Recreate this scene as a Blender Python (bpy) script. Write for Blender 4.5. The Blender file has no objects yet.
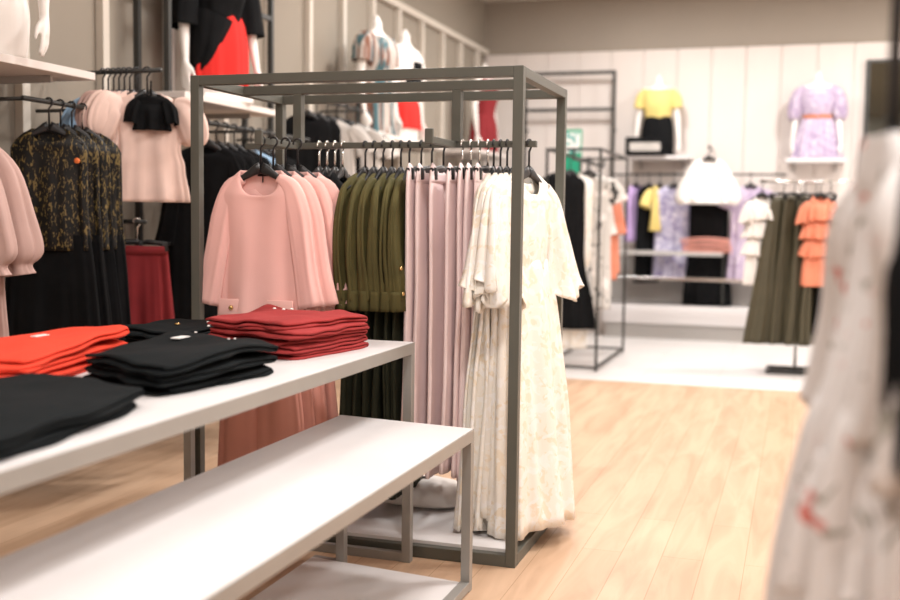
import bpy, bmesh, math, random
from mathutils import Vector, Matrix, noise
C = bpy.context.scene.collection
PI = math.pi
R = math.radians

# ------------------------------------------------------------------ materials
def mat(name, col, rough=0.8, metal=0.0, var=0.06, scale=8.0, bump=0.0, bscale=200.0, spec=0.3, sheen=0.0, emit=None, estr=0.0, stretch=(1,1,1)):
    m = bpy.data.materials.new(name); m.use_nodes = True
    nt = m.node_tree; b = nt.nodes['Principled BSDF']
    b.inputs['Roughness'].default_value = rough
    b.inputs['Metallic'].default_value = metal
    b.inputs['Specular IOR Level'].default_value = spec
    if sheen: b.inputs['Sheen Weight'].default_value = sheen
    tc = nt.nodes.new('ShaderNodeTexCoord'); mp = nt.nodes.new('ShaderNodeMapping')
    mp.inputs['Scale'].default_value = stretch
    nt.links.new(tc.outputs['Object'], mp.inputs['Vector'])
    nz = nt.nodes.new('ShaderNodeTexNoise'); nz.inputs['Scale'].default_value = scale; nz.inputs['Detail'].default_value = 3
    nt.links.new(mp.outputs['Vector'], nz.inputs['Vector'])
    cr = nt.nodes.new('ShaderNodeValToRGB')
    cr.color_ramp.elements[0].position = 0.3; cr.color_ramp.elements[1].position = 0.7
    cr.color_ramp.elements[0].color = tuple(max(0, c*(1-var)) for c in col[:3])+(1,)
    cr.color_ramp.elements[1].color = tuple(min(1, c*(1+var)) for c in col[:3])+(1,)
    nt.links.new(nz.outputs['Fac'], cr.inputs['Fac'])
    nt.links.new(cr.outputs['Color'], b.inputs['Base Color'])
    if bump:
        n2 = nt.nodes.new('ShaderNodeTexNoise'); n2.inputs['Scale'].default_value = bscale
        nt.links.new(tc.outputs['Object'], n2.inputs['Vector'])
        bp = nt.nodes.new('ShaderNodeBump'); bp.inputs['Strength'].default_value = bump; bp.inputs['Distance'].default_value = 0.003
        nt.links.new(n2.outputs['Fac'], bp.inputs['Height']); nt.links.new(bp.outputs['Normal'], b.inputs['Normal'])
    if emit:
        b.inputs['Emission Color'].default_value = emit+(1,); b.inputs['Emission Strength'].default_value = estr
    return m

def pattern(name, base, spots, scale=14, thr=0.56, soft=0.05, rough=0.85, detail=3, stretch=(1,1,1), metal=0.0):
    """cloth with a printed pattern: spots = list of (colour, noise seed)"""
    m = bpy.data.materials.new(name); m.use_nodes = True
    nt = m.node_tree; b = nt.nodes['Principled BSDF']
    b.inputs['Roughness'].default_value = rough; b.inputs['Specular IOR Level'].default_value = 0.25
    tc = nt.nodes.new('ShaderNodeTexCoord')
    last = None
    for i, (c, sd) in enumerate(spots):
        mp = nt.nodes.new('ShaderNodeMapping'); mp.inputs['Location'].default_value = (sd*3.1, sd*1.7, sd)
        mp.inputs['Scale'].default_value = stretch
        nt.links.new(tc.outputs['Object'], mp.inputs['Vector'])
        nz = nt.nodes.new('ShaderNodeTexNoise'); nz.inputs['Scale'].default_value = scale; nz.inputs['Detail'].default_value = detail
        nz.inputs['Distortion'].default_value = 1.2
        nt.links.new(mp.outputs['Vector'], nz.inputs['Vector'])
        cr = nt.nodes.new('ShaderNodeValToRGB')
        cr.color_ramp.elements[0].position = thr; cr.color_ramp.elements[1].position = thr+soft
        nt.links.new(nz.outputs['Fac'], cr.inputs['Fac'])
        mx = nt.nodes.new('ShaderNodeMix'); mx.data_type = 'RGBA'
        nt.links.new(cr.outputs['Color'], mx.inputs['Factor'])
        if last is None: mx.inputs['A'].default_value = base+(1,)
        else: nt.links.new(last, mx.inputs['A'])
        mx.inputs['B'].default_value = c+(1,)
        last = mx.outputs['Result']
    nt.links.new(last, b.inputs['Base Color'])
    return m

M = {}
M['steel'] = mat('grey_green_steel', (.105,.105,.088), .45, .15, .05, 6, spec=.4)
M['steel_black'] = mat('black_steel', (.035,.035,.032), .45, .1, .05, 6, spec=.4)
M['table_metal'] = mat('warm_grey_metal', (.31,.30,.28), .4, .25, .04, 5, spec=.4)
M['laminate'] = mat('white_laminate', (.71,.685,.68), .42, 0, .012, 3, spec=.4)
M['chrome'] = mat('chrome', (.75,.74,.72), .18, 1.0, .02)
M['brass'] = mat('brass_button', (.75,.52,.22), .25, 1.0, .05)
M['pearl'] = mat('white_button', (.86,.82,.78), .3, 0, .02)
M['plastic'] = mat('black_plastic', (.015,.015,.016), .38, 0, .1, spec=.5)
M['black'] = mat('black_cloth', (.0075,.0078,.0085), .92, 0, .15, 12, .25, 260, spec=.10)
M['black_felt'] = mat('soft_black_cloth', (.0085,.0105,.0115), .92, 0, .12, 10, .3, 220, spec=.10)
M['blush'] = mat('blush_pink_cloth', (.86,.51,.465), .85, 0, .03, 5, .15, 240, spec=.2)
M['blush_trousers'] = mat('blush_trouser_cloth', (.70,.33,.27), .85, 0, .04, 5, .15, 240, spec=.2)
M['pale_pink'] = mat('pale_pink_cloth', (.87,.71,.70), .85, 0, .04, 6, .15, 240, spec=.2)
M['dusty_pink'] = mat('dusty_pink_cloth', (.52,.35,.31), .8, 0, .06, 6, .15, 180, spec=.25)
M['peach_pink'] = mat('peach_pink_cloth', (.76,.56,.49), .8, 0, .06, 6, .15, 180, spec=.25)
M['olive'] = mat('olive_cloth', (.088,.076,.026), .8, 0, .15, 10, .2, 200, spec=.25)
M['olive_shaded'] = mat('shaded_olive_cloth', (.022,.023,.013), .85, 0, .15, 10, .2, 200, spec=.2)  # same olive on the lower legs, their shade put into the colour
M['khaki'] = mat('khaki_satin', (.066,.057,.033), .6, 0, .1, 6, .1, 160, spec=.35)
M['red_dark'] = mat('brick_red_cloth', (.34,.040,.040), .85, 0, .06, 7, .2, 260, spec=.18)
M['red_wine'] = mat('wine_red_cloth', (.22,.024,.028), .85, 0, .08, 7, .2, 260, spec=.18)
M['orange'] = mat('vermilion_cloth', (.72,.062,.032), .85, 0, .05, 7, .2, 260, spec=.18)
M['red'] = mat('bright_red_cloth', (.68,.03,.025), .85, 0, .05, 7, .2, 260, spec=.18)
M['blue'] = mat('denim_blue_cloth', (.27,.40,.55), .85, 0, .08, 7, .2, 200, spec=.2)
M['white_cloth'] = mat('white_cloth', (.82,.78,.74), .85, 0, .03, 7, .15, 200, spec=.2)
M['grey_cloth'] = mat('mottled_grey_cloth', (.46,.43,.40), .85, 0, .12, 9, .15, 200, spec=.2)
M['coral'] = mat('coral_cloth', (.76,.27,.165), .8, 0, .06, 7, .15, 200, spec=.2)
M['salmon'] = mat('salmon_cloth', (.66,.24,.15), .8, 0, .06, 7, .15, 200, spec=.2)
M['yellow'] = mat('mustard_yellow_cloth', (.70,.56,.20), .8, 0, .06, 7, .15, 200, spec=.2)
M['lilac'] = mat('lilac_cloth', (.48,.34,.60), .8, 0, .05, 7, .15, 200, spec=.2)
M['mannequin'] = mat('white_mannequin', (.84,.80,.76), .35, 0, .01, spec=.4)
M['belt'] = mat('tan_leather', (.50,.17,.07), .5, 0, .1, spec=.4)
M['cream'] = pattern('cream_botanical_print', (.80,.76,.69), [((.77,.68,.55), 1.0), ((.82,.80,.77), 4.0)], 17, .54, .05, detail=4)
M['lilac_floral'] = pattern('lilac_floral_print', (.47,.385,.51), [((.60,.54,.62), 2.0), ((.33,.26,.40), 6.0)], 18, .55, .06)
M['blue_floral'] = pattern('blue_lilac_floral_print', (.42,.40,.54), [((.66,.63,.70), 2.5), ((.25,.22,.38), 7.0)], 16, .55, .06)
M['white_floral'] = pattern('white_red_floral_print', (.66,.63,.615), [((.55,.16,.13), 3.0), ((.25,.24,.20), 9.0)], 20, .64, .04)
M['sequin'] = pattern('black_gold_sequin', (.008,.008,.0075), [((.20,.14,.05), 3.0)], 85, .57, .04, .4, stretch=(1,1,.35))
M['monochrome'] = pattern('black_white_abstract_print', (.55,.53,.50), [((.05,.05,.05), 3.4), ((.75,.72,.69), 5.0)], 5, .57, .04)
M['stripe_mix'] = pattern('rust_teal_stripes', (.50,.45,.41), [((.20,.09,.06), 1.2), ((.07,.14,.16), 4.4)], 10, .52, .04, stretch=(1.4,1.4,.08), detail=1)
M['sign_green'] = mat('green_banner', (.02,.30,.17), .6, 0, .04)
M['teal_print'] = pattern('white_teal_print', (.78,.76,.73), [((.02,.30,.27), 2.2)], 14, .55, .03)
M['label_white'] = mat('white_label', (.82,.80,.78), .6, 0, .02)
M['orange_tag'] = mat('orange_tag', (.85,.20,.05), .5, 0, .02)
M['wood_dark'] = mat('tan_suede', (.45,.30,.18), .8, 0, .1)
M['wall_beige'] = mat('beige_wall_panel', (.29,.255,.21), .75, 0, .04, 1.6, spec=.2)
M['wall_taupe'] = mat('taupe_paint', (.33,.29,.245), .85, 0, .02, 1.2, spec=.2)
M['upright_white'] = mat('cream_painted_metal', (.62,.57,.50), .5, 0, .02, 3, spec=.3)
M['panel_white'] = mat('white_pink_panel', (.71,.65,.61), .7, 0, .02, 2, spec=.25)
M['ceiling'] = mat('ceiling_paint', (.66,.60,.53), .9, 0, .02, 1)
M['mirror'] = mat('mirror_glass', (.16,.18,.165), .03, 1.0, .0)
M['grey_panel'] = mat('shelf_grey', (.43,.41,.39), .6, 0, .03, 3)

def wood_floor():
    m = bpy.data.materials.new('oak_planks'); m.use_nodes = True
    nt = m.node_tree; b = nt.nodes['Principled BSDF']; b.inputs['Roughness'].default_value = .42
    b.inputs['Specular IOR Level'].default_value = .35
    L = nt.links.new
    tc = nt.nodes.new('ShaderNodeTexCoord'); mp = nt.nodes.new('ShaderNodeMapping')
    mp.inputs['Rotation'].default_value = (0,0,PI/2)
    L(tc.outputs['Object'], mp.inputs['Vector'])
    br = nt.nodes.new('ShaderNodeTexBrick'); br.offset = .37
    br.inputs['Scale'].default_value = 1; br.inputs['Brick Width'].default_value = 1.4; br.inputs['Row Height'].default_value = .155
    br.inputs['Mortar Size'].default_value = .0012; br.inputs['Mortar Smooth'].default_value = .1
    br.inputs['Color1'].default_value = (.60,.41,.275,1); br.inputs['Color2'].default_value = (.565,.375,.245,1)
    br.inputs['Mortar'].default_value = (.36,.22,.12,1)
    L(mp.outputs['Vector'], br.inputs['Vector'])
    m2 = nt.nodes.new('ShaderNodeMapping'); m2.inputs['Scale'].default_value = (7, .9, 1)
    L(tc.outputs['Object'], m2.inputs['Vector'])
    nz = nt.nodes.new('ShaderNodeTexNoise'); nz.inputs['Scale'].default_value = 1.6; nz.inputs['Detail'].default_value = 6; nz.inputs['Distortion'].default_value = .8
    L(m2.outputs['Vector'], nz.inputs['Vector'])
    cr = nt.nodes.new('ShaderNodeValToRGB')
    cr.color_ramp.elements[0].position = .32; cr.color_ramp.elements[0].color = (.62,.54,.47,1)
    cr.color_ramp.elements[1].position = .62; cr.color_ramp.elements[1].color = (1,1,1,1)
    L(nz.outputs['Fac'], cr.inputs['Fac'])
    mx = nt.nodes.new('ShaderNodeMix'); mx.data_type = 'RGBA'; mx.blend_type = 'MULTIPLY'; mx.inputs['Factor'].default_value = .55
    L(br.outputs['Color'], mx.inputs['A']); L(cr.outputs['Color'], mx.inputs['B'])
    L(mx.outputs['Result'], b.inputs['Base Color'])
    return m
def tile_floor():
    m = bpy.data.materials.new('white_tiles'); m.use_nodes = True
    nt = m.node_tree; b = nt.nodes['Principled BSDF']; b.inputs['Roughness'].default_value = .3
    tc = nt.nodes.new('ShaderNodeTexCoord')
    br = nt.nodes.new('ShaderNodeTexBrick'); br.offset = 0
    br.inputs['Scale'].default_value = 1; br.inputs['Brick Width'].default_value = .6; br.inputs['Row Height'].default_value = .6
    br.inputs['Mortar Size'].default_value = .003
    br.inputs['Color1'].default_value = (.76,.73,.71,1); br.inputs['Color2'].default_value = (.74,.71,.69,1); br.inputs['Mortar'].default_value = (.60,.57,.54,1)
    nt.links.new(tc.outputs['Object'], br.inputs['Vector']); nt.links.new(br.outputs['Color'], b.inputs['Base Color'])
    return m
M['floor'] = wood_floor(); M['tiles'] = tile_floor()

# ------------------------------------------------------------------ helpers
def link(name, bm, m, parent=None, smooth=True, solid=0, bevel=0, remesh=0):
    bm.normal_update()
    me = bpy.data.meshes.new(name); bm.to_mesh(me); bm.free()
    if smooth:
        for p in me.polygons: p.use_smooth = True
    me.materials.append(m)
    o = bpy.data.objects.new(name, me); C.objects.link(o)
    if parent: o.parent = parent
    if remesh:
        md = o.modifiers.new('r', 'REMESH'); md.mode = 'VOXEL'; md.voxel_size = remesh; md.use_smooth_shade = True
        md = o.modifiers.new('s', 'SMOOTH'); md.iterations = 6; md.factor = .6
    if solid:
        md = o.modifiers.new('s', 'SOLIDIFY'); md.thickness = solid; md.offset = 0
    if bevel:
        md = o.modifiers.new('b', 'BEVEL'); md.width = bevel; md.segments = 2; md.limit_method = 'ANGLE'
    return o
def box(bm, a, b):
    vs = [bm.verts.new((x,y,z)) for x in (a[0],b[0]) for y in (a[1],b[1]) for z in (a[2],b[2])]
    for f in ((0,1,3,2),(4,6,7,5),(0,4,5,1),(2,3,7,6),(0,2,6,4),(1,5,7,3)): bm.faces.new([vs[i] for i in f])
    return bm
def bx(*boxes):
    bm = bmesh.new()
    for a, b in boxes: box(bm, a, b)
    bmesh.ops.recalc_face_normals(bm, faces=bm.faces)
    return bm
def thing(name, label, cat, loc=(0,0,0), rz=0, group=None):
    o = bpy.data.objects.new(name, None); C.objects.link(o)
    o.empty_display_size = .1
    o.location = loc; o.rotation_euler = (0,0,rz); o['label'] = label; o['category'] = cat
    if group: o['group'] = group
    return o
def tag(o, label, cat, group=None):
    o['label'] = label; o['category'] = cat
    if group: o['group'] = group
    return o
def struct(name, bm, m, bevel=0):
    o = link(name, bm, m, smooth=False, bevel=bevel); o['kind'] = 'structure'; return o
def copy_tree(o, parent=None):
    c = o.copy(); C.objects.link(c); c.parent = parent
    for ch in list(o.children): copy_tree(ch, c)
    return c

def interp(pts, m):
    """smooth resampling (Catmull-Rom) of a list of tuples"""
    n = len(pts); out = []
    for i in range(m):
        t = i/(m-1)*(n-1); k = min(int(t), n-2); f = t-k
        p0 = pts[max(k-1,0)]; p1 = pts[k]; p2 = pts[k+1]; p3 = pts[min(k+2,n-1)]
        out.append(tuple(.5*((2*b)+(-a+c)*f+(2*a-5*b+4*c-d)*f*f+(-a+3*b-3*c+d)*f**3) for a,b,c,d in zip(p0,p1,p2,p3)))
    return out
def tube(bm, path, rows=24, n=28, k=(9,14), seed=0, cap=(False,False), scoop=0, sq=.85, drift=0, lump=0, hem=0, resample=True):
    """cloth tube: path = (x,y,z,r1,r2,foldamp); r1 lies sideways, r2 along local y"""
    rnd = random.Random(seed); ph = [rnd.uniform(0,6.28) for _ in range(6)]
    P = interp(path, rows) if resample else path
    rows = len(P); rings = []
    for i, p in enumerate(P):
        a = Vector(P[max(i-1,0)][:3]); b = Vector(P[min(i+1,rows-1)][:3])
        T = (b-a)
        T = T.normalized() if T.length > 1e-6 else Vector((0,0,-1))
        B = Vector((0,1,0)); N = B.cross(T)
        N = N.normalized() if N.length > .05 else Vector((1,0,0))
        B = T.cross(N).normalized()
        if B.y < 0: B = -B
        if N.x < 0: N = -N
        r1, r2, am = max(p[3],.001), max(p[4],.001), p[5]
        ring = []
        for j in range(n):
            th = 2*PI*j/n; c, s = math.cos(th), math.sin(th)
            u = math.copysign(abs(c)**sq, c); w = math.copysign(abs(s)**sq, s)
            off = N*(u*r1)+B*(w*r2)
            nn = (N*(c/r1)+B*(s/r2)); nn.normalize()
            d = am*(math.sin(k[0]*th+ph[0]+drift*i/rows)+.6*math.sin(k[1]*th+ph[1]-drift*i/rows*.7)+.35*math.sin((k[0]+k[1])*th+ph[2]))
            v = Vector(p[:3])+off+nn*d
            if lump: q = Vector((v.x*9, v.y*9, v.z*2.6)); v += Vector((noise.noise(q+Vector((seed,0,0)))*lump*.4, noise.noise(q+Vector((0,seed,3)))*lump, 0))
            if scoop and i < rows*.3:
                front = max(0, -s)**.8
                v.z -= scoop*front*(1-i/(rows*.3))**1.2
            if hem and i > rows*.8:
                v.z += hem*math.sin(3*th+ph[3])*((i/rows-.8)/.2)
            ring.append(bm.verts.new(v))
        rings.append(ring)
    for a, b in zip(rings, rings[1:]):
        for j in range(n): bm.faces.new((a[j], a[(j+1)%n], b[(j+1)%n], b[j]))
    if cap[0]: bm.faces.new(rings[0])
    if cap[1]: bm.faces.new(rings[-1][::-1])
    return bm
def rod(bm, pts, r, n=8):
    """round wire through points with parallel transport"""
    pts = [Vector(p) for p in pts]; rings = []; N = None
    for i, p in enumerate(pts):
        T = (pts[min(i+1,len(pts)-1)]-pts[max(i-1,0)]).normalized()
        if N is None: N = T.orthogonal().normalized()
        N = (N-T*N.dot(T)).normalized(); B = T.cross(N)
        rr = r[i] if isinstance(r,(list,tuple)) else r
        rings.append([bm.verts.new(p+(N*math.cos(2*PI*j/n)+B*math.sin(2*PI*j/n))*rr) for j in range(n)])
    for a, b in zip(rings, rings[1:]):
        for j in range(n): bm.faces.new((a[j], a[(j+1)%n], b[(j+1)%n], b[j]))
    bm.faces.new(rings[0][::-1]); bm.faces.new(rings[-1])
    return bm
def ball(bm, c, r, sy=1, sz=1):
    bmesh.ops.create_uvsphere(bm, u_segments=12, v_segments=8, radius=r, matrix=Matrix.Translation(c) @ Matrix.Diagonal((1,sy,sz,1)))
    return bm

# ------------------------------------------------------------------ hangers
def hook_pts(r=.0175, neck=-.075):
    pts = [(math.cos(a)*r, 0, math.sin(a)*r) for a in [R(200-i*20) for i in range(13)]]
    return pts+[(0,0,-r-.012),(0,0,neck)]
def make_coat_hanger(m, hm):
    root = thing('coat_hanger', '', 'hanger')
    bm = bmesh.new(); rod(bm, hook_pts(neck=-.115), .0045, 7); link('hook', bm, hm, root)
    bm = bmesh.new()
    path = [(-.150,0,-.186,.006,.012,0),(-.10,0,-.160,.010,.011,0),(-.045,0,-.128,.016,.008,0),(0,0,-.108,.024,.008,0),(.045,0,-.128,.016,.008,0),(.10,0,-.160,.010,.011,0),(.150,0,-.186,.006,.012,0)]
    tube(bm, path, 22, 10, k=(0,0), cap=(True,True)); link('shoulder_bar', bm, m, root)
    return root
def make_clip_hanger(m, hm):
    root = thing('clip_hanger', '', 'hanger')
    bm = bmesh.new(); rod(bm, hook_pts(neck=-.10), .0045, 7); link('hook', bm, hm, root)
    bm = bmesh.new(); tube(bm, [(-.16,0,-.108,.008,.007,0),(0,0,-.098,.014,.009,0),(.16,0,-.108,.008,.007,0)], 9, 10, k=(0,0), cap=(True,True)); link('bar', bm, m, root)
    for s in (-1,1): link('clip', bx(((s*.13-.016,-.013,-.147),(s*.13+.016,.013,-.098))), m, root, bevel=.003)
    return root
HC = HP = None
def hanger(kind, loc, rz, label, group, z=0, hm=None):
    global HC, HP
    key = (kind, hm or 'plastic')
    if key not in HPROTO:
        o = (make_coat_hanger if kind == 'coat' else make_clip_hanger)(M['plastic'], M[hm or 'plastic']); HPROTO[key] = o
    else: o = copy_tree(HPROTO[key])
    o.location = loc; o.rotation_euler = (0,0,rz); o['label'] = label; o['group'] = group
    return o
HPROTO = {}

# ------------------------------------------------------------------ garments (local: x = width, front faces -y, z = 0 at the rail)
def body_top(root, m, drop, w=.205, t=.032, hw=None, ht=None, fold=.004, hf=None, seed=0, scoop=.05, name='bodice', waist=None, neck=.075, k=(7,12), hem=0, lump=.012, rows=34, dx=0, dy=0, ht_end=0):
    hw = hw or w; ht = ht or t*1.25; hf = fold*1.6 if hf is None else hf
    path = [(0,0,-.078,neck,.026,0),(0,0,-.10,.115,.028,0),(0,0,-.132,w*.88,.028,0),(0,0,-.165,w*.98,t,fold*.2)]
    zm = -.165-(drop-.165)*.45
    if waist: path += [(dx*.3,dy*.3,zm,waist,t*1.1,fold),(dx*.5,dy*.5,zm-(drop+zm)*.3,(waist+hw)*.5,t*1.2,fold*1.2)]
    else: path += [(dx*.3,dy*.3,zm,w*.98,t*1.1,fold)]
    path += [(dx,dy,-drop,hw,ht,hf)]
    # equal spacing in z for smooth rows
    P = []
    for (a, b) in zip(path, path[1:]):
        steps = max(2, int(rows*abs(b[2]-a[2])/drop))
        for s in range(steps):
            f = s/steps; f2 = f*f*(3-2*f) if a[2] < -.16 else f
            P.append(tuple(x+(y-x)*(f2 if i != 2 else f) for i, (x, y) in enumerate(zip(a, b))))
    P.append(path[-1])
    bm = bmesh.new(); tube(bm, P, n=84, k=k, seed=seed, scoop=scoop, lump=lump, hem=hem, resample=False, drift=.8)
    return link(name, bm, m, root, solid=.0025)
def sleeve(root, m, s, pts, seed=0, fold=.004, k=(5,8), rows=22, hem=0, cuff=None, name='sleeve', lump=.01):
    path = [(s*x, y, z, r1, r2, fold*f) for (x,y,z,r1,r2,f) in pts]
    bm = bmesh.new(); tube(bm, path, rows, 40, k=k, seed=seed, hem=hem, lump=lump, drift=1.5)
    o = link(name, bm, m, root, solid=.0025)
    return o
SL = {
 'long':[(.08,0,-.108,.018,.020,0),(.130,0,-.148,.036,.026,.2),(.162,-.004,-.25,.046,.03,.7),(.182,-.008,-.37,.047,.03,1),(.205,-.012,-.50,.049,.032,1),(.228,-.014,-.615,.056,.036,1)],
 'balloon':[(.07,0,-.105,.03,.03,0),(.125,0,-.16,.05,.05,.5),(.165,0,-.27,.075,.075,1.5),(.195,0,-.39,.105,.09,2),(.205,0,-.48,.11,.09,2.2),(.20,0,-.53,.07,.06,1.8)],
 'short':[(.155,0,-.145,.04,.026,0),(.21,0,-.20,.065,.035,.5),(.255,0,-.27,.07,.04,1),(.275,0,-.32,.072,.042,1)],
 'puff': [(.14,0,-.135,.03,.025,0),(.20,0,-.165,.085,.06,1),(.245,0,-.25,.10,.07,1.6),(.265,0,-.33,.085,.06,1.4),(.27,0,-.37,.05,.035,1)],
 'flutter':[(.12,0,-.130,.025,.022,0),(.175,0,-.20,.052,.028,.6),(.205,-.01,-.33,.075,.034,1.6),(.225,-.015,-.47,.105,.042,2.4),(.235,-.02,-.575,.14,.055,3.4)],
 'bishop':[(.155,0,-.145,.04,.026,0),(.21,-.01,-.25,.07,.04,1),(.245,-.02,-.42,.085,.05,1.8),(.262,-.02,-.55,.095,.055,2),(.265,-.02,-.60,.05,.035,1.5),(.27,-.02,-.64,.062,.04,1)],
}
def narrow(pts, f): return [(x,y,z,a,b*f,c) for x,y,z,a,b,c in pts]
def blouse(name, label, cat, m, loc, rz, drop=.6, style='long', group=None, seed=0, sc=1.0, hang='coat', thin=1.0, hlabel=None, hgroup=None, mirror=False, hm=None, **kw):
    root = thing(name, label, cat, loc, rz, group); root.scale = (sc,)*3
    body_top(root, m, drop, t=.032*thin, seed=seed, **kw)
    if style:
        for s in (-1,1): sleeve(root, kw.get('sm') or m, s, narrow(SL[style], thin), seed=seed*7+s+3)
    if hang: hanger(hang, loc, rz, hlabel or 'hanger of the '+label, hgroup or 'coat hangers', hm=hm)
    return root
def skirt_part(root, m, z0, z1, w0, w1, t0, t1, fold, seed=0, k=(11,17), name='skirt', hem=0, x=0, y=0, lump=.015):
    P = []
    n = 26
    for i in range(n):
        f = i/(n-1); e = f**.85
        P.append((x*f, y*f, z0+(z1-z0)*f, w0+(w1-w0)*e, t0+(t1-t0)*e, fold*min(1, .15+f*1.1)))
    bm = bmesh.new(); tube(bm, P, n=110, k=k, seed=seed, hem=hem, lump=lump, resample=False, drift=1.0)
    return link(name, bm, m, root, solid=.0025)
def trousers_part(root, m, z0, z1, w=.17, t=.022, leg=.085, hemw=.1, seed=0, fold=.003, name='trousers', rise=.28):
    bm = bmesh.new()
    tube(bm, [(0,0,z0,w,t,0),(0,0,z0-.05,w,t,0),(0,0,z0-rise*.6,w*1.07,t*1.2,fold*.5),(0,0,z0-rise,w*1.08,t*1.2,fold)], 12, 60, k=(6,9), seed=seed)
    for s in (-1,1):
        tube(bm, [(s*w*.52,0,z0-rise*.8,leg*.9,t*1.05,fold*.4),(s*w*.54,0,z0-rise-.05,leg,t*1.15,fold),(s*w*.56,0,(z0+z1)/2-.1,(leg+hemw)/2,t*1.2,fold),(s*w*.6,0,z1,hemw,t*1.35,fold)], 18, 44, k=(4,7), seed=seed+5*s, lump=.012)
    return link(name, bm, m, root, solid=.0025)

# ================================================================== SETTING
LW, RW, BW, FW, CH = -3.6, 3.6, 12.5, -2.6, 3.82
o = struct('floor', bx(((LW-.1,FW-.1,-.1),(RW+.1,8.72,0))), M['floor'])
o = struct('floor', bx(((LW-.1,8.72,-.1),(RW+.1,BW+.1,.002))), M['tiles'])
struct('ceiling', bx(((LW-.1,FW-.1,CH),(RW+.1,BW+.1,CH+.1))), M['ceiling'])
struct('wall_left', bx(((LW-.1,FW-.1,0),(LW,BW+.1,CH))), M['wall_beige'])
struct('wall_right', bx(((RW,FW-.1,0),(RW+.1,BW+.1,CH))), M['panel_white'])
struct('wall_front', bx(((LW-.1,FW-.1,0),(RW+.1,FW,CH))), M['panel_white'])
struct('wall_back', bx(((LW-.1,BW,0),(RW+.1,BW+.1,CH))), M['wall_taupe'])
# white panelling of the back wall, grooves between boards
bm = bmesh.new(); x = LW+.02
while x < RW-.05:
    box(bm, (x+.006, BW-.035, 0), (min(x+.37, RW)-.006, BW-.002, 3.20)); x += .37
box(bm, (LW, BW-.02, 0), (RW, BW-.001, 3.19))
bmesh.ops.recalc_face_normals(bm, faces=bm.faces)
struct('trim_1', bm, M['panel_white'], bevel=.004)
# cream uprights on the left wall and the rail they run up to
ys = [3.13+.64*i for i in range(15)]
for i, y in enumerate(ys):
    h = 3.2
    o = link('wall_upright', bx(((LW+.001,y-.028,0.12),(LW+.05,y+.028,h))), M['upright_white'], smooth=False, bevel=.003)
    o['kind'] = 'structure'; o.name = 'trim_%d' % (i+3)
struct('trim_2', bx(((LW+.001,2.0,3.2),(LW+.06,BW-.04,3.26))), M['upright_white'], bevel=.004)
struct('baseboard_left', bx(((LW+.001,FW,0),(LW+.02,BW-.05,.12))), M['upright_white'])

# ================================================================== MAIN GREY RACK
X0, X1, Y0, Y1, H, T = -2.31, -.985, 3.88, 4.62, 1.85, .019
YM = (Y0+Y1)/2
rack = thing('clothes_rack', 'large grey metal box-frame clothes rack with a white base shelf behind the tables', 'clothes rack', ((X0+X1)/2, YM, 0))
def rp(name, a, b, m=M['steel']):
    cx, cy = (X0+X1)/2, YM
    return link(name, bx(((a[0]-cx,a[1]-cy,a[2]),(b[0]-cx,b[1]-cy,b[2]))), m, rack, smooth=False, bevel=.002)
for x in (X0,X1):
    for y in (Y0,Y1): rp('post', (x-T,y-T,0.0),(x+T,y+T,H))
for y in (Y0,YM,Y1): rp('top_bar', (X0+T,y-T,H-2*T),(X1-T,y+T,H-.0005))
for x in (X0,X1): rp('top_bar', (x-T,Y0+T,H-2*T),(x+T,Y1-T,H-.001))
for y in (Y0,Y1): rp('base_bar', (X0+T,y-T,0),(X1-T,y+T,.045))
for x in (X0,X1): rp('base_bar', (x-T,Y0+T,0),(x+T,Y1-T,.045))
rp('base_shelf', (X0+T,Y0+T,.03),(X1-T,Y1-T,.058), M['laminate'])
RZ = 1.595
rp('hanging_rail', (X0+T,YM-.013,RZ-.0125),(X1-T,YM+.0125,RZ+.0125))
for x in (-2.04,-1.335): rp('rail_drop_post', (x-T,YM-T,RZ+.01),(x+T,YM+T,H-2*T))
for x, y in ((-2.045,3.90),(-1.345,3.93)):
    a = rp('front_arm', (x-.011,y,RZ-.014),(x+.011,YM-.01,RZ+.012))
    e = link('arm_stop', bx(((x-.017-(X0+X1)/2,y-.008-YM,RZ-.02),(x+.017-(X0+X1)/2,y+.006-YM,RZ+.04))), M['steel'], a, smooth=False, bevel=.004)

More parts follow.
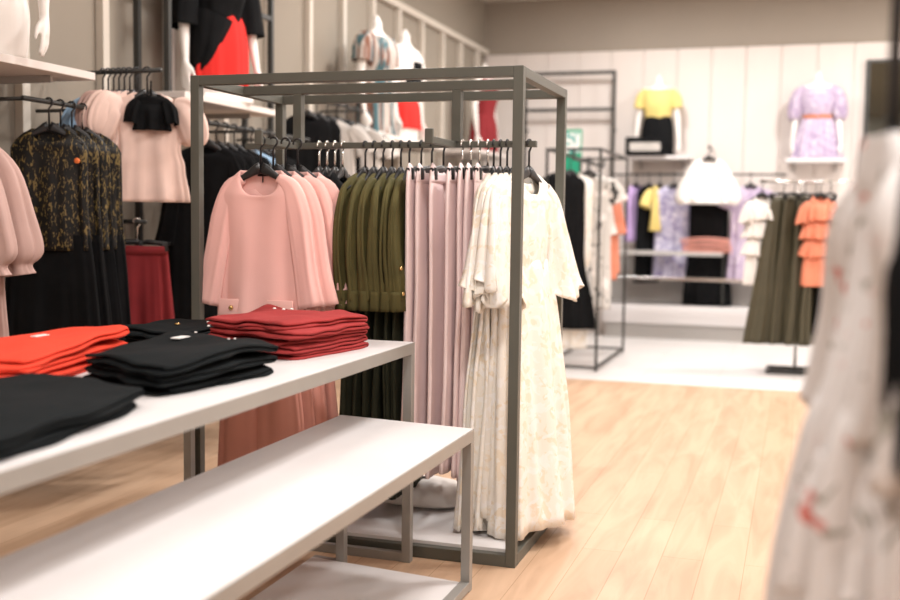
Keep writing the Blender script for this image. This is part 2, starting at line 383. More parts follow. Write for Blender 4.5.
# ================================================================== TABLES
def table(name, label, x0, x1, y0, y1, z, shelf, skew=0, floor_bar=False, top_t=.018, fr=.042, tube_w=.034):
    root = thing(name, label, 'display table', (x1, y1, 0))
    def part(n, boxes, m, bev=.0015):
        bm = bx(*[((a[0]-x1,a[1]-y1,a[2]),(b[0]-x1,b[1]-y1,b[2])) for a,b in boxes])
        for v in bm.verts: v.co.y += skew*(-v.co.x/(x1-x0))*min(1, max(0, 1+v.co.y/(y1-y0)))
        return link(n, bm, m, root, smooth=False, bevel=bev)
    part('tabletop', [((x0+.004,y0+.004,z-top_t),(x1-.004,y1-.004,z))], M['laminate'])
    zf = z-.002
    part('frame_rail', [((x1-.02,y0,zf-fr),(x1,y1,zf))], M['table_metal'])
    part('frame_rail', [((x0,y0,zf-fr),(x0+.02,y1,zf))], M['table_metal'])
    part('frame_rail', [((x0+.02,y1-.02,zf-fr),(x1-.02,y1,zf))], M['table_metal'])
    part('frame_rail', [((x0+.02,y0,zf-fr),(x1-.02,y0+.02,zf))], M['table_metal'])
    for lx in (x0, x1-tube_w):
        for ly in (y0, y1-tube_w):
            part('leg', [((lx,ly,0),(lx+tube_w,ly+tube_w,zf-fr))], M['table_metal'])
    if shelf:
        part('lower_shelf', [((x0-.10,y0+.02,.012),(x1-.036,y1-.036,.034))], M['laminate'])
        part('shelf_edge', [((x1-.036,y0+tube_w,.006),(x1,y1-tube_w,.036))], M['table_metal'])
        part('shelf_edge', [((x0-.10,y1-.036,.006),(x0,y1-.01,.034))], M['table_metal'])
    if floor_bar:
        part('floor_bar', [((x0+tube_w,y1-.03,.0),(x1-tube_w,y1-.004,.035))], M['table_metal'])
        part('floor_bar', [((x0+tube_w,y0+.004,.0),(x1-tube_w,y0+.03,.035))], M['table_metal'])
    return root
TZ = .835; TX0, TX1, TY1 = -2.335, -1.355, 3.82
table('display_table', 'tall white-topped display table with grey metal frame carrying folded clothes', TX0, TX1, 1.15, TY1, TZ, False, skew=.02, floor_bar=True)
table('nesting_bench', 'low empty white bench with grey metal frame and lower shelf, pushed under the taller table', -1.587, -1.05, 1.2, 3.585, .572, True, skew=.075)

# ================================================================== FOLDED PILES
def layer(name, label, cat, m, quad, z, gap=.012, th=.007, wave=None, k=0, seed=0, group=None, jit=.02, fold='back'):
    """a garment folded once: two plies joined at the far edge; quad = front-left, front-right, back-right, back-left"""
    rnd = random.Random(seed)
    A,B,Cc,D = [Vector((x+rnd.uniform(-jit,jit), y+rnd.uniform(-jit,jit), 0)) for x,y in quad]
    cen = (A+B+Cc+D)/4
    NU, NV = 44, 26
    bm = bmesh.new(); rows = []
    def P(u, v, zz):
        # pull the corners in a little
        cu, cv = abs(2*u-1), abs(2*v-1)
        p = (A*(1-u)+B*u)*(1-v)+(D*(1-u)+Cc*u)*v
        p = cen+(p-cen)*(1-.09*(cu*cv)**3)
        w = wave(p.x, p.y) if wave else 0
        edge = .0035*noise.noise(Vector((p.x*9, p.y*9, seed*1.3)))
        p2 = Vector((p.x, p.y, 0))
        p2.x += .020*noise.noise(Vector((u*4, v*4, seed+zz*40))); p2.y += .020*noise.noise(Vector((u*5+9, v*5, seed+zz*60)))
        droop = -.35*(max(0, max(cu, cv)-.86)/.14)**2*min(zz+z-TZ, .014)
        p2.z = z+zz+w+edge*(1 if k else .3)+droop
        return p2
    prof = [(v/(NV-1), 0) for v in range(NV)]
    prof += [(1+.5*gap/abs((D-A).length)*math.sin(a), gap*.5*(1-math.cos(a))) for a in (PI*.25, PI*.5, PI*.75)]
    st = .015+rnd.uniform(0,.05)
    prof += [(1-(1-st)*v/(NV-1), gap) for v in range(NV)]
    for u in range(NU):
        rows.append([bm.verts.new(P(u/(NU-1), v, zz)) for v, zz in prof])
    for a, b in zip(rows, rows[1:]):
        for j in range(len(prof)-1): bm.faces.new((a[j], b[j], b[j+1], a[j+1]))
    bmesh.ops.recalc_face_normals(bm, faces=bm.faces)
    for v in bm.verts: v.co -= Vector((cen.x, cen.y, z))
    o = link(name, bm, m, None, solid=th); o.modifiers['s'].offset = 0
    o.location = (cen.x, cen.y, z)
    tag(o, label, cat, group)
    return o, cen
def surf(o, x, y):
    """height of the pile's top ply (local) at world x, y"""
    lx, ly = x-o.location.x, y-o.location.y
    return max(v.co.z for v in o.data.vertices if (v.co.x-lx)**2+(v.co.y-ly)**2 < .035**2)+.004
def dots(parent, cen, z0, pts, m, r=.006, name='button'):
    for (x, y, z) in pts:
        z = surf(parent, x, y)+z0
        bm = bmesh.new(); ball(bm, Vector((x-cen.x, y-cen.y, z-z0)), r, 1, .6); link(name, bm, m, parent)

ord_ = ['top', 'second', 'third', 'fourth', 'fifth', 'sixth']
# brick red pile
def wred(x, y): return .014*math.sin((x+1.8)*9)*math.cos((y-3.4)*6)+.020*noise.noise(Vector((x*8,y*8,2)))
N = 5
for i in range(N):
    j = N-1-i
    lab = ('brick-red folded trousers, %s of the red pile of five' % (['bottom','second from the bottom','middle one','second from the top','top'][i]))
    o, c = layer('folded_trousers', lab, 'folded trousers', M['red_dark'], [(-1.975,3.30),(-1.535,3.115),(-1.425,3.61),(-1.93,3.775)], TZ+.006+i*.0215, .0125, .007,
        wave=lambda x, y, i=i: (wred(x,y)+.012)*(i/N)*.9, k=i, seed=20+i, group='brick-red folded trousers pile')
    top = o, c, TZ+.006+i*.0215
dots(top[0], top[1], top[2], [(-1.845,3.64,0),(-1.80,3.625,0),(-1.755,3.60,0)], M['pearl'], .007)
# black pile behind the orange one
for i in range(2):
    o, c = layer('folded_trousers', 'black folded trousers with white buttons at table end, %s of two' % ['lower','upper'][i], 'folded trousers', M['black_felt'],
        [(-2.325,3.33),(-2.02,3.23),(-1.995,3.74),(-2.33,3.79)], TZ+.006+i*.024, .013, .007, wave=lambda x,y,i=i: .012*i*(1+noise.noise(Vector((x*6,y*5,8)))), k=i, seed=40+i, group='black buttoned trousers at the table end')
dots(o, c, TZ+.03, [(-2.10,3.60,TZ+.066),(-2.065,3.55,TZ+.066),(-2.04,3.50,TZ+.064),(-2.01,3.36,TZ+.060)], M['pearl'], .006)
bm = bmesh.new(); bmesh.ops.create_cone(bm, segments=14, radius1=.012, radius2=.008, depth=.006, cap_ends=True, matrix=Matrix.Translation((-2.17-c.x,3.50-c.y,surf(o,-2.17,3.50)+.003))); link('brass_stud', bm, M['brass'], o)
# black pile in the middle
for i in range(3):
    o, c = layer('folded_trousers', 'black folded trousers in the middle pile on the table, %s' % ['bottom layer','between the other two','topmost, with a white size label'][i], 'folded trousers', M['black_felt'],
        [(-1.915,2.56),(-1.515,2.345),(-1.44,2.90),(-1.92,3.14)], TZ+.006+i*.0215, .0125, .007, wave=lambda x,y,i=i: .011*i*(.9+math.sin((x+1.7)*8)*math.cos((y-2.7)*6)*.7+noise.noise(Vector((x*5,y*5,5)))*.7), k=i, seed=60+i, group='black folded trousers in the middle pile')
zt = surf(o, c.x-.12, c.y+.20)
link('size_label', bx(((-.135,.17,zt),(-.105,.235,zt+.003))), M['label_white'], o, smooth=False)
dots(o, c, TZ+.05, [(-1.60,2.86,TZ+.083),(-1.585,2.87,TZ+.083)], M['pearl'], .004)
# vermilion pile
for i in range(3):
    o, c = layer('folded_sweater', 'bright orange-red folded top, %s of three in its pile' % ['lowest','middle','uppermost'][i], 'folded top', M['orange'],
        [(-2.325,2.15),(-1.945,2.36),(-2.01,2.98),(-2.325,3.12)], TZ+.006+i*.0215, .0125, .007, wave=lambda x,y,i=i: .014*i*(.9+math.sin((x+2.2)*9)*math.cos((y-2.9)*6)*.8+noise.noise(Vector((x*6,y*5,1)))*.6), k=i, seed=80+i, group='orange-red folded tops')
zt = surf(o, c.x+.02, c.y+.03)
link('neck_label', bx(((.01,.0,zt),(.03,.06,zt+.003))), M['label_white'], o, smooth=False)
# black pile nearest
for i in range(2):
    o, c = layer('folded_trousers', 'plain black folded trousers at the near end of the table, %s of two' % ['lower','upper'][i], 'folded trousers', M['black_felt'],
        [(-1.98,1.62),(-1.385,1.55),(-1.475,2.24),(-1.93,2.38)], TZ+.006+i*.0215, .0125, .007, wave=lambda x,y,i=i: .010*i*(1+noise.noise(Vector((x*4,y*4,3)))), k=i, seed=90+i, group='plain black folded trousers nearest the camera')

# ================================================================== GARMENTS ON THE MAIN RACK
# blush pink sets on the left front arm
for i in range(4):
    y = 3.925+i*.055; loc = (-2.05+.027*i, y, RZ)
    lab = ['front blush pink blouse and trouser set with a round neck on the rack arm', 'blush pink blouse set directly behind the front one', 'blush pink blouse set third back on the rack arm', 'blush pink blouse set nearest the rail, last on the arm'][i]
    rz = R([2,5,8,10][i])
    root = thing('blouse_and_trousers', lab, 'outfit', loc, rz, 'blush pink sets on the front arm')
    body_top(root, M['blush'], .72, w=.165, t=.026, hw=.178, ht=.040, fold=.006, hf=.013, seed=i+3, scoop=.105, name='blouse', neck=.088, k=(4,7), lump=.018)
    for s in (-1,1): sleeve(root, M['blush'], s, narrow(SL['long'], .75), seed=11*i+s, fold=.003)
    trousers_part(root, M['blush_trousers'], -.62, -1.36, w=.15, t=.017, leg=.085, hemw=.105, seed=i+50, fold=.004)
    for s in (-1,1):
        f = link('pocket_flap', bx(((s*.105-.056,-.052,-.655),(s*.105+.056,-.045,-.590))), M['blush'], root, bevel=.003)
        bm = bmesh.new(); bmesh.ops.create_cone(bm, segments=18, radius1=.010, radius2=.008, depth=.007, cap_ends=True, matrix=Matrix.Translation((s*.105,-.056,-.625)) @ Matrix.Rotation(PI/2,4,'X')); link('button', bm, M['brass'], f)
    if i == 0:
        link('neck_label', bx(((-.022,.017,-.100),(.022,.0195,-.090)),((-.002,.017,-.125),(.002,.0195,-.100))), M['black'], root, smooth=False)
    hanger('coat', loc, rz, 'hanger of the '+lab.replace('with a round neck ',''), 'hangers on the front arm')

# black studded tops on the rail
for i in range(4):
    x = -1.945+i*.036; loc = (x, YM, RZ); rz = R(88+i)
    lab = 'black studded top on the grey rack, %s' % ['first on its rail','second on its rail','third on its rail','last before the olive jackets'][i]
    root = blouse('studded_shirt', lab, 'top', M['black'], loc, rz, .72, None, 'black studded tops on the rail', seed=i+200, thin=.5, w=.14, hw=.14, hlabel='silver-hooked hanger of the '+lab, hgroup='hangers of the black tops', hm='chrome')
    rnd = random.Random(i)
    bm = bmesh.new()
    for q in range(16): ball(bm, Vector((rnd.uniform(-.13,.13), -.020, -.175-rnd.uniform(0,.06))), .0035)
    for f in bm.faces: f.smooth = True
    o = link('studs', bm, M['chrome'], root); o['kind'] = 'stuff'

# olive jackets with trousers
for i in range(6):
    x = [-1.735,-1.695,-1.655,-1.615,-1.577,-1.54][i]; loc = (x, YM, RZ); rz = R([80,83,86,88,90,90][i])
    lab = 'olive jacket with shade-coloured trousers, %s' % ['first of the row beside the black tops','second from the black tops','third from the black tops','third from the pale pink trousers','second from the pale pink trousers','directly beside the pale pink trousers'][i]
    root = thing('olive_outfit', lab, 'outfit', loc, rz, 'olive outfits on the rail')
    body_top(root, M['olive'], .60, w=.165, t=.013, hw=.155, ht=.019, fold=.005, seed=i+30, scoop=.05, name='jacket', neck=.06, waist=.14, lump=.012)
    for s in (-1,1):
        sl = [(.09,0,-.112,.018,.012,0),(.145,0,-.165,.034,.014,.3),(.178,-.004,-.27,.040,.017,1),(.190,-.010,-.40,.042,.018,1.3),(.180,-.018,-.50,.050,.022,1.8),(.165,-.020,-.58,.058,.026,2)]
        sleeve(root, M['olive'], s, sl, seed=11*i+s, fold=.004)
        bm = bmesh.new(); tube(bm, [(s*.165,-.020,-.55,.064,.028,.001),(s*.163,-.020,-.63,.066,.030,.003)], 5, 30, seed=i); cf = link('cuff', bm, M['olive'], root, solid=.004)
        
        for bp in ((s*.19,-.046,-.56),(s*.185,-.034,-.46)):
            bm = bmesh.new(); ball(bm, Vector(bp), .009); link('button', bm, M['brass'], cf)
    trousers_part(root, M['olive_shaded'], -.55, -1.40, w=.16, t=.013, leg=.08, hemw=.09, seed=i+70, fold=.003)
    hanger('coat', loc, rz, 'hanger of the '+lab, 'hangers of the olive jackets')

# pale pink trousers on clip hangers
names7 = ['directly beside the olive jackets','second from the olive jackets','third from the olive jackets','fourth from the olive jackets','third from the cream dresses','second from the cream dresses','closest to the cream dresses']
for i in range(7):
    x = [-1.488,-1.442,-1.392,-1.312,-1.276,-1.24,-1.205][i]; loc = (x, YM, RZ); rz = R([90,88,91,87,90,88,90][i])
    lab = 'pale pink wide-leg trousers, %s' % names7[i]
    root = thing('wide_leg_trousers', lab, 'trousers', loc, rz, 'pale pink trousers on the rail')
    for q in (-1,1):
        zl = -1.275-.012*(i%3); bm = bmesh.new()
        tube(bm, [(q*.089,0,-.079,.068,.010,0),(q*.090,0,-.10,.074,.0125,0),(q*.088,0,-.25,.080,.0135,.001),(q*.088,0,-.6,.082,.014,.0025),(q*.092,0,-1.0,.088,.014,.0035),(q*.096,0,zl,.094,.015,.004)], 26, 44, k=(3,5), seed=i*3+150+q, lump=.006)
        link('leg', bm, M['pale_pink'], root, solid=.0025)
    bm = bmesh.new(); tube(bm, [(0,0,-.078,.145,.0115,0),(0,0,-.09,.160,.014,0),(0,0,-.118,.165,.0150,0)], 5, 40, k=(0,0)); link('waistband', bm, M['pale_pink'], root, solid=.003)
    hanger('clip', loc, rz, 'clip hanger of the pale pink trousers, %s' % names7[i], 'clip hangers of the pale pink trousers', hm='chrome' if i >= 3 else None)

# cream maxi dresses
for i in range(6):
    x = [-1.180,-1.152,-1.124,-1.096,-1.068,-1.034][i]; loc = (x, YM+[0,0,0,.0,.0,0][i], RZ); rz = R([89,88,86,84,81,72][i])
    lab = 'cream print maxi dress, %s' % ['directly beside the pale pink trousers','second from the pale pink trousers','third from the pale pink trousers','third from the end of the rail','second from the end of the rail','outermost on the rail, its front showing'][i]
    root = thing('maxi_dress', lab, 'dress', loc, rz, 'cream maxi dresses on the rail')
    last = i == 5
    root.scale = (1,1,[1.0,.985,1.005,.98,1.0,1.0][i])
    body_top(root, M['cream'], .46, w=.19, t=.018 if not last else .034, hw=.166, ht=.018 if not last else .034, fold=.003, seed=i+90, scoop=.04 if not last else .085, name='bodice', neck=.07, waist=.165)
    dy = [.06,.04,.02,0,-.02,-.05][i]
    skirt_part(root, M['cream'], -.42, -1.485 if last else -1.475+.02*(i%2), .17, .25 if last else .235, .018 if not last else .035, .032 if not last else .105, .010 if not last else .016, seed=i+110, hem=.012, y=dy, k=(7,12))
    f = .75 if not last else 1.0
    for s in (-1,1): sleeve(root, M['cream'], s, [(x*[.94,1.0,.9,1.04,.96,1.0][i],y,z*[1,.95,1.03,.92,1.0,1.0][i],a,b*f,c) for x,y,z,a,b,c in SL['flutter']], seed=13*i+s, fold=.007, hem=.035, k=(4,7), name='flutter_sleeve')
    hanger('coat', loc, rz, 'hanger of the '+lab, 'hangers of the cream dresses')
# things low inside the rack
bm = bmesh.new()
tube(bm, [(0,0,0,.02,.02,0),(0,0,.004,.17,.11,.002),(0,0,.03,.185,.125,.006),(0,0,.07,.175,.115,.008),(0,0,.10,.13,.08,.006),(0,0,.11,.02,.02,0)], 18, 60, k=(3,5), seed=4, cap=(True,True), sq=.8)
o = link('folded_blanket', bm, M['white_cloth']); o.location = (-1.52, 4.42, .062)
tag(o, 'rumpled white bundle of cloth lying on the white base shelf of the rack', 'folded cloth')

# ================================================================== MANNEQUINS
def mannequin(label, loc, rz, sc=1.0, arms='down', detail=.009, group='shelf mannequins'):
    root = thing('mannequin', label, 'mannequin', loc, rz, group); root.scale = (sc,)*3
    bm = bmesh.new()
    tube(bm, [(0,0,.0,.155,.10,0),(0,0,.08,.165,.108,0),(0,0,.2,.168,.112,0),(0,0,.33,.135,.09,0),(0,0,.40,.118,.082,0),(0,0,.50,.132,.092,0),(0,-.01,.60,.150,.108,0),(0,0,.70,.155,.092,0),(0,0,.765,.155,.072,0),(0,0,.80,.125,.06,0),(0,0,.822,.062,.05,0),(0,0,.845,.044,.046,0),(0,0,.90,.042,.044,0),(0,0,.915,.03,.03,0)], 40, 40, k=(0,0), cap=(True,True), sq=1)
    for s in (-1,1):
        ball(bm, Vector((s*.158,0,.755)), .052)
        arm = [(s*.16,0,.75,.048,.048,0),(s*.195,0,.62,.042,.042,0),(s*.215,0.01,.48,.036,.038,0),(s*.225,.0,.44,.034,.036,0),(s*.235,-.02,.32,.03,.03,0),(s*.245,-.045,.19,.021,.019,0),(s*.247,-.048,.165,.022,.016,0)]
        tube(bm, arm, 24, 20, k=(0,0), cap=(True,True), sq=1)
        # palm and five fingers
        tube(bm, [(s*.247,-.048,.175,.02,.015,0),(s*.250,-.052,.13,.018,.036,0),(s*.252,-.056,.085,.014,.038,0)], 8, 18, k=(0,0), cap=(True,True), sq=1)
        for q, (dy, ln) in enumerate(((-.030,.062),(-.010,.075),(.011,.070),(.030,.054))):
            rod(bm, [(s*.251,-.056+dy*.8,.10),(s*.253,-.058+dy,.07),(s*.249,-.060+dy*1.1,.07-ln*.5),(s*.238,-.060+dy*1.1,.07-ln)], [.0095,.009,.008,.0065], 10)
        rod(bm, [(s*.245,-.070,.145),(s*.236,-.098,.115),(s*.232,-.108,.085),(s*.230,-.108,.062)], [.013,.011,.0095,.007], 10)
    link('body', bm, M['mannequin'], root, remesh=detail)
    bm = bmesh.new(); bmesh.ops.create_cone(bm, segments=24, radius1=.026, radius2=.02, depth=.03, cap_ends=True, matrix=Matrix.Translation((0,0,.925))); link('neck_cap', bm, M['mannequin'], root, bevel=.004)
    return root
def m_top(root, m, z0=.80, z1=.38, w=.185, waist=.135, seed=0, sleeves='short', name='top', scoop=.05, puff=1.0, sleeve_m=None):
    bm = bmesh.new()
    tube(bm, [(0,0,z0+.012,.075,.066,0),(0,0,z0-.02,.15,.085,0),(0,-.005,z0-.09,.178,.115,.001),(0,-.01,z0-.2,.17,.13,.002),(0,0,z0-.32,.148,.11,.004),(0,0,z1,waist,.100,.004)], 26, 72, k=(6,11), seed=seed, scoop=scoop)
    link(name, bm, m, root, solid=.003)
    for s in (-1,1):
        if sleeves == 'short': p = [(.13,0,.765,.05,.06,0),(.19,0,.68,.068,.066,1),(.215,0,.56,.066,.062,1)]
        elif sleeves == 'elbow': p = [(.12,0,.77,.05,.06,0),(.185,0,.68,.066,.068,1),(.212,0,.56,.070,.070,1),(.222,0,.44,.078,.074,1.4),(.228,-.005,.36,.082,.078,1.6)]
        elif sleeves == 'puff': p = [(.13,0,.775,.05,.06,0),(.195,0,.70,.085,.085,1),(.225,0,.58,.095,.09,2),(.235,0,.47,.085,.08,2),(.235,-.01,.42,.05,.05,1)]
        else: return
        bm = bmesh.new(); tube(bm, [(s*x,y,z,a*puff,b*puff,c*.003) for x,y,z,a,b,c in p], 16, 36, k=(5,8), seed=seed+s); link('sleeve', bm, sleeve_m or m, root, solid=.003)
def m_skirt(root, m, z0=.42, z1=.0, w0=.128, w1=.24, t0=.092, t1=.17, fold=.008, seed=0, name='skirt'):
    bm = bmesh.new()
    tube(bm, [(0,0,z0,w0,t0,0),(0,0,z0-.06,w0*1.15,t0*1.12,fold*.4),(0,0,z0-.2,max(.183,w0+(w1-w0)*.5),max(.125,t0+(t1-t0)*.5),fold*.8),(0,0,z1,w1,t1,fold)], 22, 90, k=(9,14), seed=seed)
    return link(name, bm, m, root, solid=.003)

# left wall shelves
def shelf(name, label, x0, x1, y0, y1, z, th=.035, brackets=(), m=None, cat='shelf', group=None):
    root = thing(name, label, cat, (x0,(y0+y1)/2,z-th), 0, group)
    link('board', bx(((0,-(y1-y0)/2,0),(x1-x0,(y1-y0)/2,th))), m or M['panel_white'], root, smooth=False, bevel=.003)
    for y in brackets:
        link('bracket', bx(((0,y-(y0+y1)/2-.012,-.10),(.02,y-(y0+y1)/2+.012,0)),((0.0,y-(y0+y1)/2-.008,-.03),((x1-x0)*.8,y-(y0+y1)/2+.008,-.0005))), M['grey_panel'], root, smooth=False)
    return root
XS = LW+.052
shelf('wall_shelf', 'white wall shelf at the top left holding the bare mannequin', XS, -3.12, 3.2, 4.35, 1.945, brackets=(3.35,4.15), group='left wall shelves')
shelf('wall_shelf', 'white wall shelf above the rack corner holding the mannequin in black and red', XS, -3.12, 5.12, 6.22, 1.95, brackets=(5.3,6.0), group='left wall shelves')
shelf('wall_shelf', 'white wall shelf farther along holding the striped and the white-dressed mannequins', XS, -3.12, 8.0, 9.6, 1.95, brackets=(8.1,8.8,9.4), group='left wall shelves')
shelf('wall_shelf', 'farthest white shelf of the left wall under the mannequin in a red dress', XS, -3.12, 10.7, 11.9, 2.0, brackets=(10.9,11.7), group='left wall shelves')

mannequin('bare white headless mannequin torso with its hand by its hip on the nearest shelf', (-3.27,3.83,1.945), R(20), 1.0, detail=.006)
r = mannequin('headless white mannequin in a black top and red wrap skirt on the second shelf', (-3.27,5.72,1.99), R(66), 1.02, detail=.007)
link('plinth', bx(((-.17,-.12,-.04),(.17,.12,.0))), M['mannequin'], r, smooth=False, bevel=.01)
m_top(r, M['black'], seed=4, w=.2, z1=.36, sleeves='elbow')
m_skirt(r, M['red'], .45, .06, .145, .178, .10, .13, .005, seed=3)
bm = bmesh.new(); tube(bm, [(-.06,-.03,.44,.125,.11,.003),(-.085,-.025,.36,.11,.112,.004),(-.12,-.015,.24,.075,.108,.006),(-.15,0,.12,.04,.06,.006)], 16, 50, k=(5,8), seed=9, cap=(True,True)); link('draped_panel', bm, M['black'], r)
r = mannequin('headless mannequin in a rust, grey and teal striped outfit on the far left-wall shelf', (-3.27,8.22,1.95), R(80), 1.0, detail=.012)
m_top(r, M['stripe_mix'], seed=14, z1=.30, waist=.17, sleeves='short', puff=1.2); m_skirt(r, M['stripe_mix'], .33, .0, .17, .20, .11, .14, .008, 5, 'trousers')
r = mannequin('headless mannequin in a white shirt, black vest and red shorts on the far left-wall shelf', (-3.27,8.88,1.95), R(82), 1.0, detail=.012)
m_top(r, M['white_cloth'], seed=24, sleeves='puff', z1=.36, puff=.75); m_skirt(r, M['red'], .34, .10, .15, .175, .105, .125, .005, 6, 'shorts')
bm = bmesh.new(); tube(bm, [(0,-.03,.66,.12,.12,0),(0,-.03,.52,.135,.115,.002),(0,-.02,.43,.135,.11,.002)], 10, 50, k=(5,8), seed=2); link('vest', bm, M['black'], r, solid=.003)
r = mannequin('headless white mannequin in a dark red dress near the back corner', (-3.27,11.35,2.0), R(80), 1.0, detail=.014)
m_top(r, M['red_wine'], seed=34, z1=.36, sleeves=None); m_skirt(r, M['red_wine'], .40, .0, .14, .19, .10, .13, .008, 8)

# dark tall wall frames on the left wall
def wall_frame(label, y0, y1, x=-3.32, z0=.0, z1=3.0, bars=(), r=.016, group='black wall frames'):
    root = thing('wall_rack', label, 'clothes frame', (x,(y0+y1)/2,0), 0, group)
    h = (y1-y0)/2
    for s in (-1,1): link('post', bx(((-r,s*h-r,z0),(r,s*h+r,z1))), M['steel_black'], root, smooth=False)
    for z in (z1,)+tuple(bars): link('crossbar', bx(((-r,-h+r,z-2*r),(r,h-r,z))), M['steel_black'], root, smooth=False)
    for s in (-1,1):
        for z in (z1-.3, .5): link('wall_tie', bx(((LW-x+.001,s*h-.008,z-.008),(-r,s*h+.008,z+.008))), M['steel_black'], root, smooth=False)
    return root
root = thing('wall_rack', 'black square-tube rack on the beige wall around the mannequin in black and red', 'clothes rack', (-3.41,5.885,0))
for x in (-.10,.09):
    for y in (-.61,.61): link('post', bx(((x-.016,y-.016,.95),(x+.016,y+.016,3.1))), M['steel_black'], root, smooth=False)
    for z in (3.1,2.585): link('crossbar', bx(((x-.014,-.594,z-.03),(x+.014,.594,z))), M['steel_black'], root, smooth=False)
for y in (-.61,.61):
    for z in (2.9,1.1): link('wall_tie', bx(((-.189,y-.01,z),(.074,y+.01,z+.02))), M['steel_black'], root, smooth=False)

# ================================================================== LEFT WALL GARMENTS
def wall_rail(label, a, b, drop=None, r=.011, ties=()):
    """round or square rail between two points with its wall ties"""
    a, b = Vector(a), Vector(b); c = (a+b)/2
    root = thing('hanging_rail', label, 'clothes rail', tuple(c), 0, 'left wall hanging rails')
    bm = bmesh.new(); rod(bm, [a-c, b-c], r, 10); link('bar', bm, M['steel_black'], root)
    for t in ties:
        bm = bmesh.new(); p = a.lerp(b, t)-c
        rod(bm, [(LW+.05-c.x, p.y, p.z), p], r*.8, 8); link('wall_tie', bm, M['steel_black'], root)
    return root
# sequin tops over long black skirts, nearest left
wall_rail('black rail on the left wall carrying the sequin dresses', (-3.2,3.95,1.79), (-3.2,4.5,1.79), ties=(.04,.96))
for i in range(4):
    loc = (-3.2, 4.12+i*.08, 1.79); rz = R(22+3*i)
    lab = 'black and gold sequin dress, %s' % ['frontmost of the four, with an orange tag','second of the four from the front','third of the four from the front','rearmost of the four'][i]
    root = thing('sequin_dress', lab, 'dress', loc, rz, 'sequin dresses on the left wall')
    body_top(root, M['sequin'], .62, w=.170, t=.026, hw=.178, ht=.034, fold=.005, seed=300+i, scoop=.06, k=(7,12))
    skirt_part(root, M['black'], -.55, -1.5, .175, .25, .032, .042, .008, seed=310+i)
    if i == 0:
        bm = bmesh.new(); ball(bm, Vector((.13,-.040,-.22)), .013, .5, 1); link('orange_tag', bm, M['orange_tag'], root)
    hanger('coat', loc, rz, 'hanger of the '+lab, 'hangers of the sequin dresses')
# pink long-sleeved shirt far left (near)
wall_rail('short rail at the very left edge with the dusty pink shirt', (-3.2,3.1,1.73), (-3.2,3.65,1.73), ties=(.1,.9))
for i in range(2):
    loc = (-3.2, 3.40+.10*i, 1.73); rz = R(14+10*i)
    lab = ['dusty pink long-sleeved blouse with gathered cuffs at the left edge','dusty pink blouse just behind the one at the left edge'][i]
    blouse('gathered_blouse', lab, 'blouse', M['dusty_pink'], loc, rz, 1.05, 'bishop', 'dusty pink blouses at the left edge', seed=320+i, hw=.22, fold=.007, hf=.012, k=(9,15), hgroup='hangers of the dusty pink blouses')
blouse('black_blouse', 'black garment in front of the dusty pink blouses', 'blouse', M['black'], (-3.2,3.22,1.73), R(10), .95, None, seed=330, hw=.2)
# puff-sleeve series on an arm square to the wall
root = thing('face_out_rail', 'black face-out arm on the left wall carrying blue and pink blouses', 'clothes rail', (LW+.05,4.62,1.985), 0, 'left wall hanging rails')
bm = bmesh.new(); rod(bm, [(0,0,0),(.62,-.02,0)], .011, 10); link('bar', bm, M['steel_black'], root)
arm = lambda t: (LW+.05+.62*t, 4.62-.02*t, 1.985)
series = [('blue',.46),('blue',.51),('blue',.56),('dusty_pink',.61),('dusty_pink',.66),('peach_pink',.71),('peach_pink',.77),('peach_pink',.87)]
cnt = {}
for i, (mk, t) in enumerate(series):
    rz = R([82,80,78,76,74,70,64,42][i])
    a = ['nearest the wall','second from the wall','third from the wall','fourth from the wall','fifth from the wall','sixth from the wall','seventh from the wall','frontmost'][i]
    col = {'blue':'light blue','dusty_pink':'dusty pink','peach_pink':'pale peach-pink'}[mk]
    lab = '%s puff-sleeved cropped blouse, %s on its arm' % (col, a)
    blouse('puff_sleeve_blouse', lab, 'blouse', M[mk], arm(t), rz, .70 if i == 7 else (.66 if i > 2 else .50), sc=.84 if i == 7 else (.74 if i > 2 else .84), style='puff' if i > 2 else 'short', group='puff-sleeved blouses on the wall arm', seed=340+i, fold=.006, hf=.013, hw=.225, ht=.05 if i == 7 else .03, thin=1.0 if i == 7 else .6, waist=.18, k=(6,11), scoop=.09, hgroup='hangers on the wall arm')
o = thing('black_bolero', 'small black bolero over the neck of the frontmost peach-pink blouse', 'bolero', (arm(.91)[0], arm(.91)[1]-.004, 1.985), R(31))
body_top(o, M['black'], .27, w=.125, t=.050, hw=.135, ht=.065, fold=.008, hf=.012, seed=77, neck=.05, scoop=.02, name='yoke')
for q in (-1,1): sleeve(o, M['black'], q, [(.09,0,-.12,.03,.04,0),(.12,-.01,-.17,.05,.05,1),(.135,-.02,-.24,.045,.05,1.5)], seed=q+5, fold=.006)
bm = bmesh.new(); rod(bm, [(0,0,-.012),(0,-.02,-.05),(0,-.03,-.09)], .006, 8); link('hanging_loop', bm, M['black'], o)
o.scale = (.68,.9,.92)
